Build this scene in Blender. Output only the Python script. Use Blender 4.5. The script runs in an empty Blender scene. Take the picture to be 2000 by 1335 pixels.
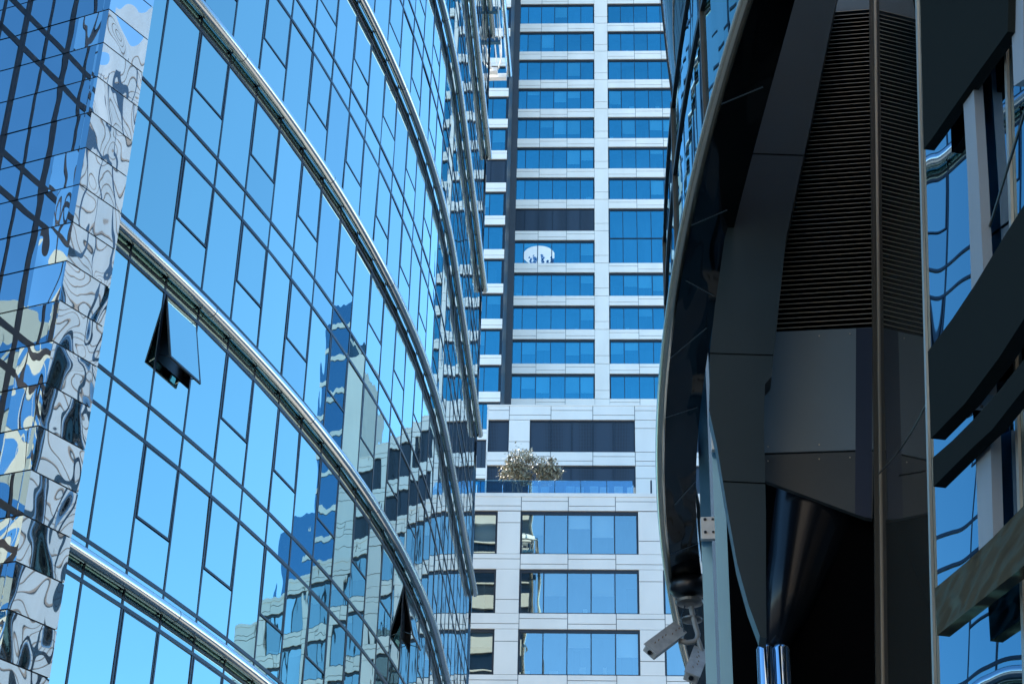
import bpy, bmesh, math, random
from mathutils import Vector, Matrix
random.seed(11)
scene = bpy.context.scene
col = scene.collection

# ------------------------------------------------------------------ camera
EYE = Vector((0, 0, 1.7))
FPX, PITCH, ROLL = 3555.1, 0.5225, 0.02431      # focal length in 2000 px frame, upward tilt, roll
fw = Vector((0, math.cos(PITCH), math.sin(PITCH)))
rt0 = Vector((1, 0, 0)); up0 = rt0.cross(fw)
rt = math.cos(ROLL) * rt0 + math.sin(ROLL) * up0
up = -math.sin(ROLL) * rt0 + math.cos(ROLL) * up0
cd = bpy.data.cameras.new('camera'); cam = bpy.data.objects.new('camera', cd); col.objects.link(cam)
cd.sensor_width = 36; cd.lens = 36 * FPX / 2000; cd.clip_start = 0.1; cd.clip_end = 5000
cam.matrix_world = Matrix(((rt.x, up.x, -fw.x, EYE.x), (rt.y, up.y, -fw.y, EYE.y), (rt.z, up.z, -fw.z, EYE.z), (0, 0, 0, 1)))
scene.camera = cam
scene.render.resolution_x, scene.render.resolution_y = 1024, 683

# ------------------------------------------------------------------ sky, sun, exposure
SUN_AZ, SUN_EL = math.radians(-44), math.radians(42)
world = bpy.data.worlds.new('World'); scene.world = world; world.use_nodes = True
wn = world.node_tree.nodes; wl = world.node_tree.links
sky = wn.new('ShaderNodeTexSky'); sky.sky_type = 'NISHITA'; sky.sun_disc = False
sky.sun_elevation = SUN_EL; sky.sun_rotation = SUN_AZ
sky.air_density = 1.0; sky.dust_density = 0.15; sky.ozone_density = 2.0; sky.altitude = 3500
bg = wn['Background']; bg.inputs['Strength'].default_value = 0.15
hs = wn.new('ShaderNodeHueSaturation'); hs.inputs['Saturation'].default_value = 1.15; hs.inputs['Hue'].default_value = 0.489
wl.new(sky.outputs['Color'], hs.inputs['Color']); wl.new(hs.outputs['Color'], bg.inputs['Color'])
sd = bpy.data.lights.new('sun', 'SUN'); sd.energy = 4.0; sd.angle = math.radians(0.53); sd.color = (1, 0.93, 0.82)
sun = bpy.data.objects.new('sun', sd); col.objects.link(sun)
sdir = Vector((math.sin(SUN_AZ) * math.cos(SUN_EL), math.cos(SUN_AZ) * math.cos(SUN_EL), math.sin(SUN_EL)))
sun.rotation_euler = sdir.to_track_quat('Z', 'Y').to_euler(); sun.location = (-60, 80, 160)
scene.view_settings.view_transform = 'Standard'; scene.view_settings.look = 'None'
scene.view_settings.exposure = 2.22; scene.view_settings.gamma = 1.0
cy = scene.cycles
cy.max_bounces = 10; cy.glossy_bounces = 8; cy.diffuse_bounces = 3; cy.transparent_max_bounces = 12; cy.transmission_bounces = 6
cy.blur_glossy = 0.6; cy.sample_clamp_indirect = 6.0

# ------------------------------------------------------------------ pixel rays (photo px -> points on known planes)
def ray(px, py): return fw * FPX + rt * (px - 1000) - up * (py - 667.5)
def at_z(px, py, z):                     # z above the eye
    d = ray(px, py); return EYE + d * (z / d.z)
def at_plane(px, py, ox, oy, az):        # vertical plane through (ox,oy) with heading az (degrees)
    d = ray(px, py); h = math.radians(az); n = Vector((math.cos(h), -math.sin(h), 0))
    return EYE + d * ((n.x * ox + n.y * oy) / (n.x * d.x + n.y * d.y))

# ------------------------------------------------------------------ materials
def nodes(name):
    m = bpy.data.materials.new(name); m.use_nodes = True
    return m, m.node_tree.nodes, m.node_tree.links, m.node_tree.nodes['Principled BSDF']
def wave_bump(n, l, scale, dist, detail=1.0, stretch=(1, 1, 1), distortion=0.0, rnd=0.0):
    tc = n.new('ShaderNodeTexCoord'); mp = n.new('ShaderNodeMapping'); mp.inputs['Scale'].default_value = stretch
    nz = n.new('ShaderNodeTexNoise'); nz.inputs['Scale'].default_value = scale; nz.inputs['Detail'].default_value = detail
    nz.inputs['Distortion'].default_value = distortion
    b = n.new('ShaderNodeBump'); b.inputs['Strength'].default_value = 1.0; b.inputs['Distance'].default_value = dist
    if rnd:
        oi = n.new('ShaderNodeObjectInfo'); mu = n.new('ShaderNodeMath'); mu.operation = 'MULTIPLY'; mu.inputs[1].default_value = rnd
        l.new(oi.outputs['Random'], mu.inputs[0]); l.new(mu.outputs[0], mp.inputs['Location'])
    l.new(tc.outputs['Object'], mp.inputs['Vector']); l.new(mp.outputs['Vector'], nz.inputs['Vector']); l.new(nz.outputs['Fac'], b.inputs['Height'])
    return b.outputs['Normal']
def mat(name, colr, rough=0.5, metal=0.0, spec=0.5, vary=0.0, vscale=1.5, bump=None, rvary=0.0, stretch=(1, 1, 1)):
    m, n, l, p = nodes(name)
    p.inputs['Base Color'].default_value = (*colr, 1); p.inputs['Roughness'].default_value = rough
    p.inputs['Metallic'].default_value = metal; p.inputs['Specular IOR Level'].default_value = spec
    if vary or rvary:
        tc = n.new('ShaderNodeTexCoord'); mp = n.new('ShaderNodeMapping'); mp.inputs['Scale'].default_value = stretch
        nz = n.new('ShaderNodeTexNoise'); nz.inputs['Scale'].default_value = vscale; nz.inputs['Detail'].default_value = 5
        l.new(tc.outputs['Object'], mp.inputs['Vector']); l.new(mp.outputs['Vector'], nz.inputs['Vector'])
        if vary:
            r = n.new('ShaderNodeValToRGB')
            r.color_ramp.elements[0].position = 0.3; r.color_ramp.elements[1].position = 0.7
            r.color_ramp.elements[0].color = (*[c * (1 - vary) for c in colr], 1); r.color_ramp.elements[1].color = (*[min(1, c * (1 + vary)) for c in colr], 1)
            l.new(nz.outputs['Fac'], r.inputs['Fac']); l.new(r.outputs['Color'], p.inputs['Base Color'])
        if rvary:
            mr = n.new('ShaderNodeMapRange'); mr.inputs['To Min'].default_value = max(0, rough - rvary); mr.inputs['To Max'].default_value = rough + rvary
            l.new(nz.outputs['Fac'], mr.inputs['Value']); l.new(mr.outputs['Result'], p.inputs['Roughness'])
    if bump: l.new(wave_bump(n, l, *bump), p.inputs['Normal'])
    return m
def clear_glass(name, tint, gloss, amount, ior=1.5, bump=None, boost=0.0):
    """reflecting pane one can look through: mirror part grows towards grazing"""
    m, n, l, p = nodes(name); n.remove(p)
    t = n.new('ShaderNodeBsdfTransparent'); t.inputs['Color'].default_value = (*tint, 1)
    g = n.new('ShaderNodeBsdfGlossy'); g.inputs['Color'].default_value = (*gloss, 1); g.inputs['Roughness'].default_value = 0.0
    f = n.new('ShaderNodeFresnel'); f.inputs['IOR'].default_value = ior
    mr = n.new('ShaderNodeMapRange'); mr.inputs['To Min'].default_value = amount; mr.inputs['To Max'].default_value = 1.0
    mx = n.new('ShaderNodeMixShader')
    l.new(f.outputs['Fac'], mr.inputs['Value']); l.new(mr.outputs['Result'], mx.inputs['Fac'])
    l.new(t.outputs['BSDF'], mx.inputs[1]); l.new(g.outputs['BSDF'], mx.inputs[2]); l.new(mx.outputs['Shader'], n['Material Output'].inputs['Surface'])
    if bump:
        b = wave_bump(n, l, *bump); l.new(b, g.inputs['Normal'])
    return m
def perforated(name, dark, light, scale):
    m, n, l, p = nodes(name)
    tc = n.new('ShaderNodeTexCoord'); v = n.new('ShaderNodeTexVoronoi'); v.inputs['Scale'].default_value = scale; v.inputs['Randomness'].default_value = 0.0
    r = n.new('ShaderNodeValToRGB'); r.color_ramp.elements[0].position = 0.30; r.color_ramp.elements[1].position = 0.36
    r.color_ramp.elements[0].color = (*dark, 1); r.color_ramp.elements[1].color = (*light, 1)
    l.new(tc.outputs['Object'], v.inputs['Vector']); l.new(v.outputs['Distance'], r.inputs['Fac']); l.new(r.outputs['Color'], p.inputs['Base Color'])
    p.inputs['Roughness'].default_value = 0.4; p.inputs['Metallic'].default_value = 0.3
    return m

M = {}
M['glass'] = mat('blue_mirror_glass', (0.42, 0.57, 0.53), 0.008, 1.0, bump=(0.9, 0.004, 1.5, (1, 1, 0.55)))
M['glass_b'] = mat('blue_mirror_glass_darker', (0.355, 0.50, 0.475), 0.008, 1.0, bump=(0.9, 0.004, 1.5, (1, 1, 0.55)))
M['glass_c'] = mat('blue_mirror_glass_lighter', (0.47, 0.61, 0.56), 0.008, 1.0, bump=(0.9, 0.004, 1.5, (1, 1, 0.55)))
M['vent_glass'] = mat('blue_vent_glass', (0.405, 0.555, 0.515), 0.008, 1.0, bump=(1.3, 0.003, 1.0, (1, 1, 0.8)))
M['end_glass'] = mat('deep_blue_end_glass', (0.42, 0.50, 0.55), 0.006, 1.0, bump=(0.8, 0.012, 1.0, (1, 1, 1)))
M['frame'] = mat('dark_blue_frame', (0.004, 0.008, 0.015), 0.3)
M['black'] = mat('black_frame', (0.003, 0.004, 0.006), 0.35)
M['steel'] = mat('brushed_steel', (0.58, 0.58, 0.56), 0.14, 1.0)
M['seam'] = mat('dark_seam', (0.03, 0.03, 0.03), 0.5)
M['mirror_steel'] = mat('rippled_mirror_steel', (0.78, 0.80, 0.80), 0.015, 1.0, bump=(1.15, 0.075, 0.4, (1.0, 1.0, 0.5), 0.5, 2.5))
M['panel'] = mat('pale_metal_panel', (0.70, 0.64, 0.56), 0.38, 0.15, vary=0.06, vscale=0.5, stretch=(1.0, 1.0, 0.35))
M['panel_back'] = mat('panel_joint', (0.13, 0.15, 0.17), 0.7)
M['tower_glass'] = clear_glass('tower_glass', (0.36, 0.66, 0.75), (0.11, 0.49, 0.63), 0.54, bump=(0.5, 0.0016, 1.0, (1, 1, 0.6)))
M['podium_glass'] = clear_glass('podium_glass', (0.66, 0.78, 0.80), (0.46, 0.575, 0.58), 0.56, bump=(0.6, 0.004, 1.0, (1, 1, 1)))
M['interior'] = mat('dim_interior', (0.16, 0.21, 0.26), 0.8, vary=0.75, vscale=0.45, stretch=(1.0, 1.0, 0.25))
M['blind'] = mat('roller_blind', (0.75, 0.76, 0.74), 0.8)
M['white'] = mat('white_paint', (0.8, 0.79, 0.75), 0.45, vary=0.03)
M['perf'] = perforated('perforated_screen', (0.002, 0.003, 0.005), (0.022, 0.034, 0.05), 9.0)
M['dark_wall'] = mat('dark_cladding', (0.03, 0.036, 0.045), 0.6, vary=0.15)
M['soffit'] = mat('polished_black_soffit', (0.002, 0.0025, 0.003), 0.06, 0.0, 0.24, bump=(1.4, 0.03, 1.0, (2.0, 0.5, 1)))
M['polished'] = mat('polished_black_metal', (0.006, 0.008, 0.012), 0.14, 0.2, bump=(1.0, 0.004, 0.0, (1, 1, 1)))
M['chrome'] = mat('polished_chrome', (0.34, 0.42, 0.5), 0.05, 1.0)
M['pier'] = mat('dark_grey_panel', (0.017, 0.028, 0.033), 0.35, spec=0.2, vary=0.12, vscale=0.8)
M['grey_panel'] = mat('mid_grey_panel', (0.07, 0.098, 0.115), 0.42, spec=0.3, vary=0.06, vscale=1.2)
M['slat'] = mat('louvre_slat', (0.24, 0.22, 0.18), 0.45, 0.3)
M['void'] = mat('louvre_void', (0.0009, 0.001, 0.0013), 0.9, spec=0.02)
M['right_glass'] = mat('tinted_mirror_glass', (0.045, 0.215, 0.37), 0.006, 1.0, bump=(1.1, 0.006, 0.5, (1, 1, 0.6)))
M['storey_glass'] = clear_glass('storey_glass', (0.75, 0.85, 0.9), (0.6, 0.85, 0.95), 0.15, bump=(1.0, 0.0007, 1.0, (1, 1, 1)))
M['wing_glass'] = mat('wing_mirror_glass', (0.42, 0.56, 0.62), 0.006, 1.0, bump=(0.8, 0.008, 1.0, (1, 1, 1)))
M['olive'] = mat('olive_anodised_trim', (0.03, 0.028, 0.022), 0.4, 0.0, 0.3, vary=0.1)
M['bright_trim'] = mat('bright_trim', (0.30, 0.275, 0.22), 0.3, 0.6)
M['column'] = mat('sky_tinted_column', (0.07, 0.18, 0.27), 0.12, 0.5, vary=0.05)  # pale columns tinted blue: sky and facade reflections put into the colour
M['bracket'] = mat('galvanised_bracket', (0.5, 0.5, 0.47), 0.45, 0.4, vary=0.1, vscale=6)
M['cctv'] = mat('weathered_white_housing', (0.30, 0.31, 0.30), 0.5, vary=0.18, vscale=9)
M['mount'] = mat('grey_mount_metal', (0.13, 0.13, 0.12), 0.4, 0.5)
M['arm'] = mat('grey_arm_paint', (0.2, 0.2, 0.185), 0.45)
M['rust'] = mat('rust_stain', (0.16, 0.10, 0.06), 0.8)
M['leaf'] = mat('cream_green_leaf', (0.38, 0.34, 0.23), 0.5, vary=0.45, vscale=3)
M['leaf_dark'] = mat('olive_brown_shade_leaf', (0.17, 0.14, 0.085), 0.55, vary=0.4, vscale=3)
M['stone'] = mat('grey_stone', (0.085, 0.135, 0.19), 0.7, vary=0.08, vscale=0.3)
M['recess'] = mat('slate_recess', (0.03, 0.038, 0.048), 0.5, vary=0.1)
M['cream'] = mat('cream_cladding', (0.40, 0.36, 0.30), 0.6, vary=0.05)
M['low_panel'] = mat('charcoal_panel', (0.03, 0.038, 0.041), 0.4, spec=0.25, vary=0.1)
M['rim'] = mat('satin_rim_metal', (0.55, 0.50, 0.39), 0.2, 0.8)
M['partition'] = mat('dark_partition', (0.03, 0.05, 0.07), 0.7)
M['olive_reflection'], n_, l_, p_ = nodes('olive_soffit_reflection')  # streaky olive of the soffit's reflection in the bay glass, put into colour
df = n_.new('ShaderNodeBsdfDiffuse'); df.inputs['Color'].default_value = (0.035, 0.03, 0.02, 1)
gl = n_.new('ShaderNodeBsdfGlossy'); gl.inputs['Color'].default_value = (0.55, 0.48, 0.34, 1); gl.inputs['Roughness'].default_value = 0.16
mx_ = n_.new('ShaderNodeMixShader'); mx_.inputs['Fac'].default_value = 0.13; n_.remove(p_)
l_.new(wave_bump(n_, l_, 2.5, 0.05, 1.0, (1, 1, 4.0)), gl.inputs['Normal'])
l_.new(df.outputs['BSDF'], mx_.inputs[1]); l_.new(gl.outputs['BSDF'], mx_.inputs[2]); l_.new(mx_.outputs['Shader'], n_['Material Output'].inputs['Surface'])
M['funnel'] = mat('glossy_black_funnel', (0.003, 0.0045, 0.007), 0.2, 0.0, 0.18)
M['band'], n_, l_, p_ = nodes('black_green_reflection')  # matte tone for the dark bands reflected in the bay glass
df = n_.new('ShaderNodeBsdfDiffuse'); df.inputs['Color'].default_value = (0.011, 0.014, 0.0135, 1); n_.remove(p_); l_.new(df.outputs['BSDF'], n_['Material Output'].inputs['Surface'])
M['reflected_grey'] = mat('grey_column_reflection', (0.15, 0.165, 0.17), 0.5, vary=0.08)  # grey of the columns reflected in the bay glass
M['smoke_glass'] = mat('smoked_dark_glass', (0.018, 0.017, 0.014), 0.01, 0.0, spec=0.3, bump=(1.0, 0.0015, 0.5, (1, 1, 0.6)))
M['navy'] = mat('navy_edge_shade', (0.008, 0.016, 0.032), 0.4, spec=0.2)
M['bark'] = mat('bark', (0.16, 0.13, 0.10), 0.8, vary=0.3, vscale=8)
M['beige'] = mat('beige_render', (0.46, 0.385, 0.31), 0.7, vary=0.06, vscale=0.3)
M['timber'] = mat('pale_timber', (0.42, 0.36, 0.29), 0.6, vary=0.15, vscale=5)
M['paving'] = mat('grey_paving', (0.22, 0.22, 0.21), 0.8, vary=0.15, vscale=0.6)
M['rail_glass'] = clear_glass('balustrade_glass', (0.62, 0.82, 0.93), (0.6, 0.85, 1.0), 0.16)
M['sky_tower_glass'] = mat('far_blue_glass', (0.10, 0.22, 0.34), 0.05, 0.9)
M['bulge_glass'] = mat('dark_bulging_glass', (0.008, 0.014, 0.025), 0.02, 0.0, 1.0)

# ------------------------------------------------------------------ mesh helpers
class MB:
    def __init__(self): self.v = []; self.f = []; self.mi = []
    def add(self, vs, fs, mi=0):
        o = len(self.v); self.v += [Vector(v) for v in vs]; self.f += [tuple(i + o for i in f) for f in fs]; self.mi += [mi] * len(fs)
    def quad(self, a, b, c, d, mi=0): self.add([a, b, c, d], [(0, 1, 2, 3)], mi)
    def hexa(self, p, mi=0):   # p: 8 corners, 0-3 one side, 4-7 other
        self.add(p, [(3, 2, 1, 0), (4, 5, 6, 7), (0, 1, 5, 4), (1, 2, 6, 5), (2, 3, 7, 6), (3, 0, 4, 7)], mi)
    def box(self, o, ex, ey, ez, mi=0):   # corner o and three edge vectors
        o = Vector(o); ex = Vector(ex); ey = Vector(ey); ez = Vector(ez)
        self.hexa([o, o + ex, o + ex + ey, o + ey, o + ez, o + ex + ez, o + ex + ey + ez, o + ey + ez], mi)
    def tube(self, pts, r, n=12, mi=0, caps=True, radii=None):
        pts = [Vector(p) for p in pts]; rings = []; ref = None
        for i, p in enumerate(pts):
            t = (pts[min(i + 1, len(pts) - 1)] - pts[max(i - 1, 0)]).normalized()
            if ref is None: ref = Vector((0, 0, 1)) if abs(t.z) < 0.9 else Vector((1, 0, 0))
            a = t.cross(ref).normalized(); b = a.cross(t).normalized(); ref = b
            rr = radii[i] if radii else r
            rings.append([p + (a * math.cos(2 * math.pi * k / n) + b * math.sin(2 * math.pi * k / n)) * rr for k in range(n)])
        vs = [v for rg in rings for v in rg]; fs = []
        for i in range(len(pts) - 1):
            for k in range(n): fs.append((i * n + k, i * n + (k + 1) % n, (i + 1) * n + (k + 1) % n, (i + 1) * n + k))
        if caps: fs.append(tuple(range(n))[::-1]); fs.append(tuple((len(pts) - 1) * n + k for k in range(n)))
        self.add(vs, fs, mi)
    def lathe(self, c, prof, n=24, mi=0):   # prof: (r, z)
        vs = []; fs = []
        for r, z in prof:
            for k in range(n): a = 2 * math.pi * k / n; vs.append((c[0] + r * math.cos(a), c[1] + r * math.sin(a), z))
        for i in range(len(prof) - 1):
            for k in range(n): fs.append((i * n + k, i * n + (k + 1) % n, (i + 1) * n + (k + 1) % n, (i + 1) * n + k))
        fs.append(tuple(range(n))[::-1]); fs.append(tuple((len(prof) - 1) * n + k for k in range(n)))
        self.add(vs, fs, mi)
    def slab(self, poly, thick, mi=0):      # planar polygon extruded by vector thick
        t = Vector(thick); n = len(poly); poly = [Vector(p) for p in poly]
        self.add(poly + [p + t for p in poly], [tuple(range(n)), tuple(range(n, 2 * n))[::-1]] + [(i, i + n, (i + 1) % n + n, (i + 1) % n) for i in range(n)], mi)
    def build(self, name, mats, parent=None, smooth=False):
        me = bpy.data.meshes.new(name)
        base = parent.matrix_world.translation.copy() if parent is not None else Vector((0, 0, 0))
        if parent is not None:
            base = Vector((0, 0, 0)); q = parent
            while q is not None: base += q.location; q = q.parent
        me.from_pydata([v - base for v in self.v], [], self.f)
        if not isinstance(mats, (list, tuple)): mats = [mats]
        for m in mats: me.materials.append(m)
        me.polygons.foreach_set('material_index', self.mi)
        if smooth: me.polygons.foreach_set('use_smooth', [True] * len(me.polygons))
        bm = bmesh.new(); bm.from_mesh(me); bmesh.ops.recalc_face_normals(bm, faces=bm.faces); bm.to_mesh(me); bm.free()
        o = bpy.data.objects.new(name, me); col.objects.link(o)
        if parent is not None: o.parent = parent
        return o
def smooth_by_angle(o, ang=40):
    try: o.data.set_sharp_from_angle(angle=math.radians(ang))
    except Exception: pass
def thing(name, label, cat, loc=(0, 0, 0), group=None):
    o = bpy.data.objects.new(name, None); col.objects.link(o); o.location = loc
    o['label'] = label; o['category'] = cat; o.empty_display_size = 0.5
    if group: o['group'] = group
    return o
def tag(o, label, cat, group=None):
    o['label'] = label; o['category'] = cat
    if group: o['group'] = group
    return o

# ------------------------------------------------------------------ ground
g = MB(); g.quad((-1500, -1500, 0), (1500, -1500, 0), (1500, 1500, 0), (-1500, 1500, 0))
go = g.build('ground', M['paving']); go['kind'] = 'structure'

# ================================================================== LEFT: curved glass building
X0, A1, L1, RC, A2 = -11.0984, 0.41223, 6.9989, 71.8593, 0.064529
LARC = RC * (A1 - A2); HL = 21.865 + 1.7          # height of the ring closest to the corner
S_END = 46.12
def curve(s):                                     # plan position and heading at arc length s
    x = X0 + math.sin(A1) * min(s, L1); y = 28 + math.cos(A1) * min(s, L1); a = A1
    if s > L1:
        t = min(s - L1, LARC); a = A1 - t / RC
        x += RC * (math.cos(a) - math.cos(A1)); y += RC * (math.sin(A1) - math.sin(a))
        if s - L1 > LARC: x += math.sin(A2) * (s - L1 - LARC); y += math.cos(A2) * (s - L1 - LARC); a = A2
    return x, y, a
def wp(s, z, off=0.0):                            # z relative to ring height
    x, y, a = curve(s); return Vector((x + math.cos(a) * off, y - math.sin(a) * off, HL + z))
def project(p):
    d = p - EYE; w = d.dot(fw); return 1000 + FPX * d.dot(rt) / w, 667.5 - FPX * d.dot(up) / w, w
x_, y_, a_ = curve(4.5)
LB = thing('curved_glass_building', 'curved blue mirror glass office building with steel tube rings, on the left of the street', 'building', (x_, y_, 0))
MULL = [6.54 + 1.4555 * i for i in range(28)]
while MULL[-1] > S_END - 0.4: MULL.pop()
EDGES = [5.2] + MULL + [S_END]
def tilt_quad(mb, s0, s1, z0, z1, off=0.0, k=1.0, mi=0):
    cs = [wp(s0, z0, off), wp(s1, z0, off), wp(s1, z1, off), wp(s0, z1, off)]
    n = (cs[1] - cs[0]).cross(cs[3] - cs[0]).normalized()
    a = random.gauss(0, 0.0034) * k; b = random.gauss(0, 0.0034) * k; w = (s1 - s0) / 2; h = (z1 - z0) / 2
    cs = [cs[0] + n * (-a * w - b * h), cs[1] + n * (a * w - b * h), cs[2] + n * (a * w + b * h), cs[3] + n * (-a * w + b * h)]
    mb.quad(*cs, mi)
ZLO, ZHI = -21.6, 47.0
cells = []; vents = []
OPEN = {(8.02, -3.8): 24, }
bands = []
for f in range(-6, 13):
    zc = 3.8 * f; bands.append((zc - 0.43, zc + 0.43, f, 'sp')); bands.append((zc + 0.43, zc + 3.37, f, 'v'))
open_cells = {(2, -1): 11.0, (14, -1): 12.0}
for i in range(len(EDGES) - 1):
    s0, s1 = EDGES[i], EDGES[i + 1]
    for z0, z1, f, kind in bands:
        if kind == 'v' and i >= 2 and i % 2 == 0 and s1 - s0 > 1:
            cells.append((s0, s1, z0, z0 + 1.15, 'glass')); vents.append((s0, s1, z0 + 1.15, z1, i, f))
        else: cells.append((s0, s1, z0, z1, 'glass'))
def area(s0, s1, z0, z1):
    P = [project(wp(s, z)) for s, z in ((s0, z0), (s1, z0), (s1, z1), (s0, z1))]
    cx = sum(p[0] for p in P) / 4; cyy = sum(p[1] for p in P) / 4
    if not (-60 < cx < 2060 and -60 < cyy < 1395): return 0
    return abs(sum(P[i][0] * P[(i + 1) % 4][1] - P[(i + 1) % 4][0] * P[i][1] for i in range(4))) / 2
cells.sort(key=lambda c: -area(*c[:4]))
rest = MB()
for k, c in enumerate(cells):
    if k < 100:
        m = MB(); tilt_quad(m, *c[:4]); m.build('glass_pane', random.choice((M['glass'], M['glass'], M['glass_b'], M['glass_c'])), LB)
    else: tilt_quad(rest, *c[:4], mi=random.choice((0, 0, 1, 2)))
r = rest.build('glass_pane', [M['glass'], M['glass_b'], M['glass_c']], LB); r['kind'] = 'stuff'
vents.sort(key=lambda v: (0 if (v[4], v[5]) in open_cells else 1, -area(*v[:4])))
rest = MB(); restf = MB()
def vent_frame(mb, s0, s1, z0, z1, rot=0.0, piv=None):
    e = 0.035
    def seg(sa, sb, za, zb, d0, d1):
        pts = [wp(sa, za, d0), wp(sb, za, d0), wp(sb, zb, d0), wp(sa, zb, d0), wp(sa, za, d1), wp(sb, za, d1), wp(sb, zb, d1), wp(sa, zb, d1)]
        mb.hexa(pts)
    seg(s0, s1, z0, z0 + 0.055, -0.03, 0.012); seg(s0, s1, z1 - 0.045, z1, -0.03, 0.012)
    seg(s0, s0 + 0.04, z0 + 0.055, z1 - 0.045, -0.03, 0.012); seg(s1 - 0.04, s1, z0 + 0.055, z1 - 0.045, -0.03, 0.012)
for k, (s0, s1, z0, z1, i, f) in enumerate(vents):
    s0 += 0.06; s1 -= 0.06; z1 -= 0.03; z0 += 0.03
    if (i, f) in open_cells:
        ang = math.radians(open_cells[(i, f)])
        fm = MB(); vent_frame(fm, s0, s1, z0, z1); gm = MB(); tilt_quad(gm, s0 + .04, s1 - .04, z0 + .055, z1 - .045, 0.004)
        hinge = wp(s0, z1); axis = (wp(s1, z1) - wp(s0, z1)).normalized()
        out = Vector((math.cos(curve(s0)[2]), -math.sin(curve(s0)[2]), 0))
        R1 = Matrix.Rotation(ang, 4, axis); R2 = Matrix.Rotation(-ang, 4, axis)
        pick = R1 if (R1 @ Vector((0, 0, -1))).dot(out) > 0 else R2
        for mb in (fm, gm): mb.v = [hinge + pick @ (v - hinge) for v in mb.v]
        w = fm.build('vent_window', M['black'], LB); gm.build('vent_pane', M['vent_glass'], w)
        w['label'] = 'open top-hung vent window'
        rv = MB()                                                  # dark reveal behind the open sash and its stay arms
        rv.quad(wp(s0 - .02, z0, -0.18), wp(s1 + .02, z0, -0.18), wp(s1 + .02, z1, -0.18), wp(s0 - .02, z1, -0.18))
        rv.quad(wp(s0 - .02, z0, -0.18), wp(s1 + .02, z0, -0.18), wp(s1 + .02, z0, 0.02), wp(s0 - .02, z0, 0.02))
        for sa in (s0 - .02, s1 + .02): rv.quad(wp(sa, z0, -0.18), wp(sa, z0, 0.02), wp(sa, z1, 0.02), wp(sa, z1, -0.18))
        rv.build('vent_reveal', M['black'], LB)
        for sa in (s0 + .1, s1 - .1):
            st = MB(); q = hinge + pick @ (wp(sa, z0 + 0.06, -0.02) - hinge); st.tube([wp(sa, z0 + 0.25, -0.1), q], 0.012, 6); st.build('stay_arm', M['steel'], w)
    elif k < 100:
        fm = MB(); vent_frame(fm, s0, s1, z0, z1); w = fm.build('vent_window', M['black'], LB)
        gm = MB(); tilt_quad(gm, s0 + .04, s1 - .04, z0 + .055, z1 - .045, 0.004); gm.build('vent_pane', M['vent_glass'], w)
    else:
        vent_frame(restf, s0, s1, z0, z1); tilt_quad(rest, s0 + .04, s1 - .04, z0 + .055, z1 - .045, 0.004)
r = restf.build('vent_window', M['black'], LB); r['kind'] = 'stuff'
rest.build('vent_pane', M['vent_glass'], r)
def ribbon(mb, s0, s1, z0, z1, o0, o1, step=0.73):
    n = max(1, int((s1 - s0) / step)); ss = [s0 + (s1 - s0) * k / n for k in range(n + 1)]
    vs = []; fs = []
    for s in ss: vs += [wp(s, z0, o1), wp(s, z1, o1), wp(s, z1, o0), wp(s, z0, o0)]
    for k in range(n):
        for j in range(4): fs.append((k * 4 + j, k * 4 + (j + 1) % 4, (k + 1) * 4 + (j + 1) % 4, (k + 1) * 4 + j))
    fs += [(0, 1, 2, 3), (n * 4 + 3, n * 4 + 2, n * 4 + 1, n * 4)]
    mb.add(vs, fs)
for s in MULL:                                   # vertical mullions
    m = MB(); m.hexa([wp(s - .03, ZLO, -0.02), wp(s + .03, ZLO, -0.02), wp(s + .03, ZLO, 0.012), wp(s - .03, ZLO, 0.012),
                      wp(s - .03, ZHI, -0.02), wp(s + .03, ZHI, -0.02), wp(s + .03, ZHI, 0.012), wp(s - .03, ZHI, 0.012)])
    m.build('mullion', M['frame'], LB)
for f in range(-5, 13):                          # transoms, two per floor, a third under each ring
    for dz, hh, o in ((-0.43, 0.042, 0.02), (0.43, 0.042, 0.02)):
        m = MB(); ribbon(m, 5.2, S_END, 3.8 * f + dz - hh, 3.8 * f + dz + hh, -0.02, o); m.build('transom', M['frame'], LB)
    if f % 2 == 0:
        m = MB(); ribbon(m, 5.2, S_END, 3.8 * f - 0.27, 3.8 * f - 0.24, -0.02, 0.018); m.build('transom', M['black'], LB)
for f in range(-4, 13, 2):                       # polished tube rings with their seams
    pts = [wp(s, 3.8 * f, 0.17) for s in [5.1 + (S_END - 5.0) * k / 80 for k in range(81)]]
    m = MB(); m.tube(pts, 0.145, 20)
    t = m.build('steel_tube', M['steel'], LB, smooth=True); smooth_by_angle(t, 60)
    for k in range(9, 80, 11):
        if f > 4 and k < 30: continue
        sm = MB(); sm.tube([pts[k], pts[k] + (pts[k + 1] - pts[k]).normalized() * 0.02], 0.148, 20); sm.build('tube_seam', M['seam'], t)
# rippled mirror steel corner, one sheet per course
crs = 0.95; SC0, SC1, SO = 4.11, 5.35, 0.30
for k in range(-22, 48):
    z0 = -0.06 + k * crs + 0.0; z1 = z0 + crs - 0.03
    m = MB(); n = 1
    m.hexa([wp(SC0, z0, -0.5), wp(SC1, z0, -0.5), wp(SC1, z0, SO + .22), wp(SC0, z0, SO), wp(SC0, z1, -0.5), wp(SC1, z1, -0.5), wp(SC1, z1, SO + .22), wp(SC0, z1, SO)])
    m.build('corner_sheet', M['mirror_steel'], LB)
m = MB(); m.hexa([wp(SC0 + .02, ZLO, -0.5), wp(SC1 - .02, ZLO, -0.5), wp(SC1 - .02, ZLO, SO + .19), wp(SC0 + .02, ZLO, SO - .02), wp(SC0 + .02, ZHI, -0.5), wp(SC1 - .02, ZHI, -0.5), wp(SC1 - .02, ZHI, SO + .19), wp(SC0 + .02, ZHI, SO - .02)])
m.build('corner_joint', M['black'], LB)
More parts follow.
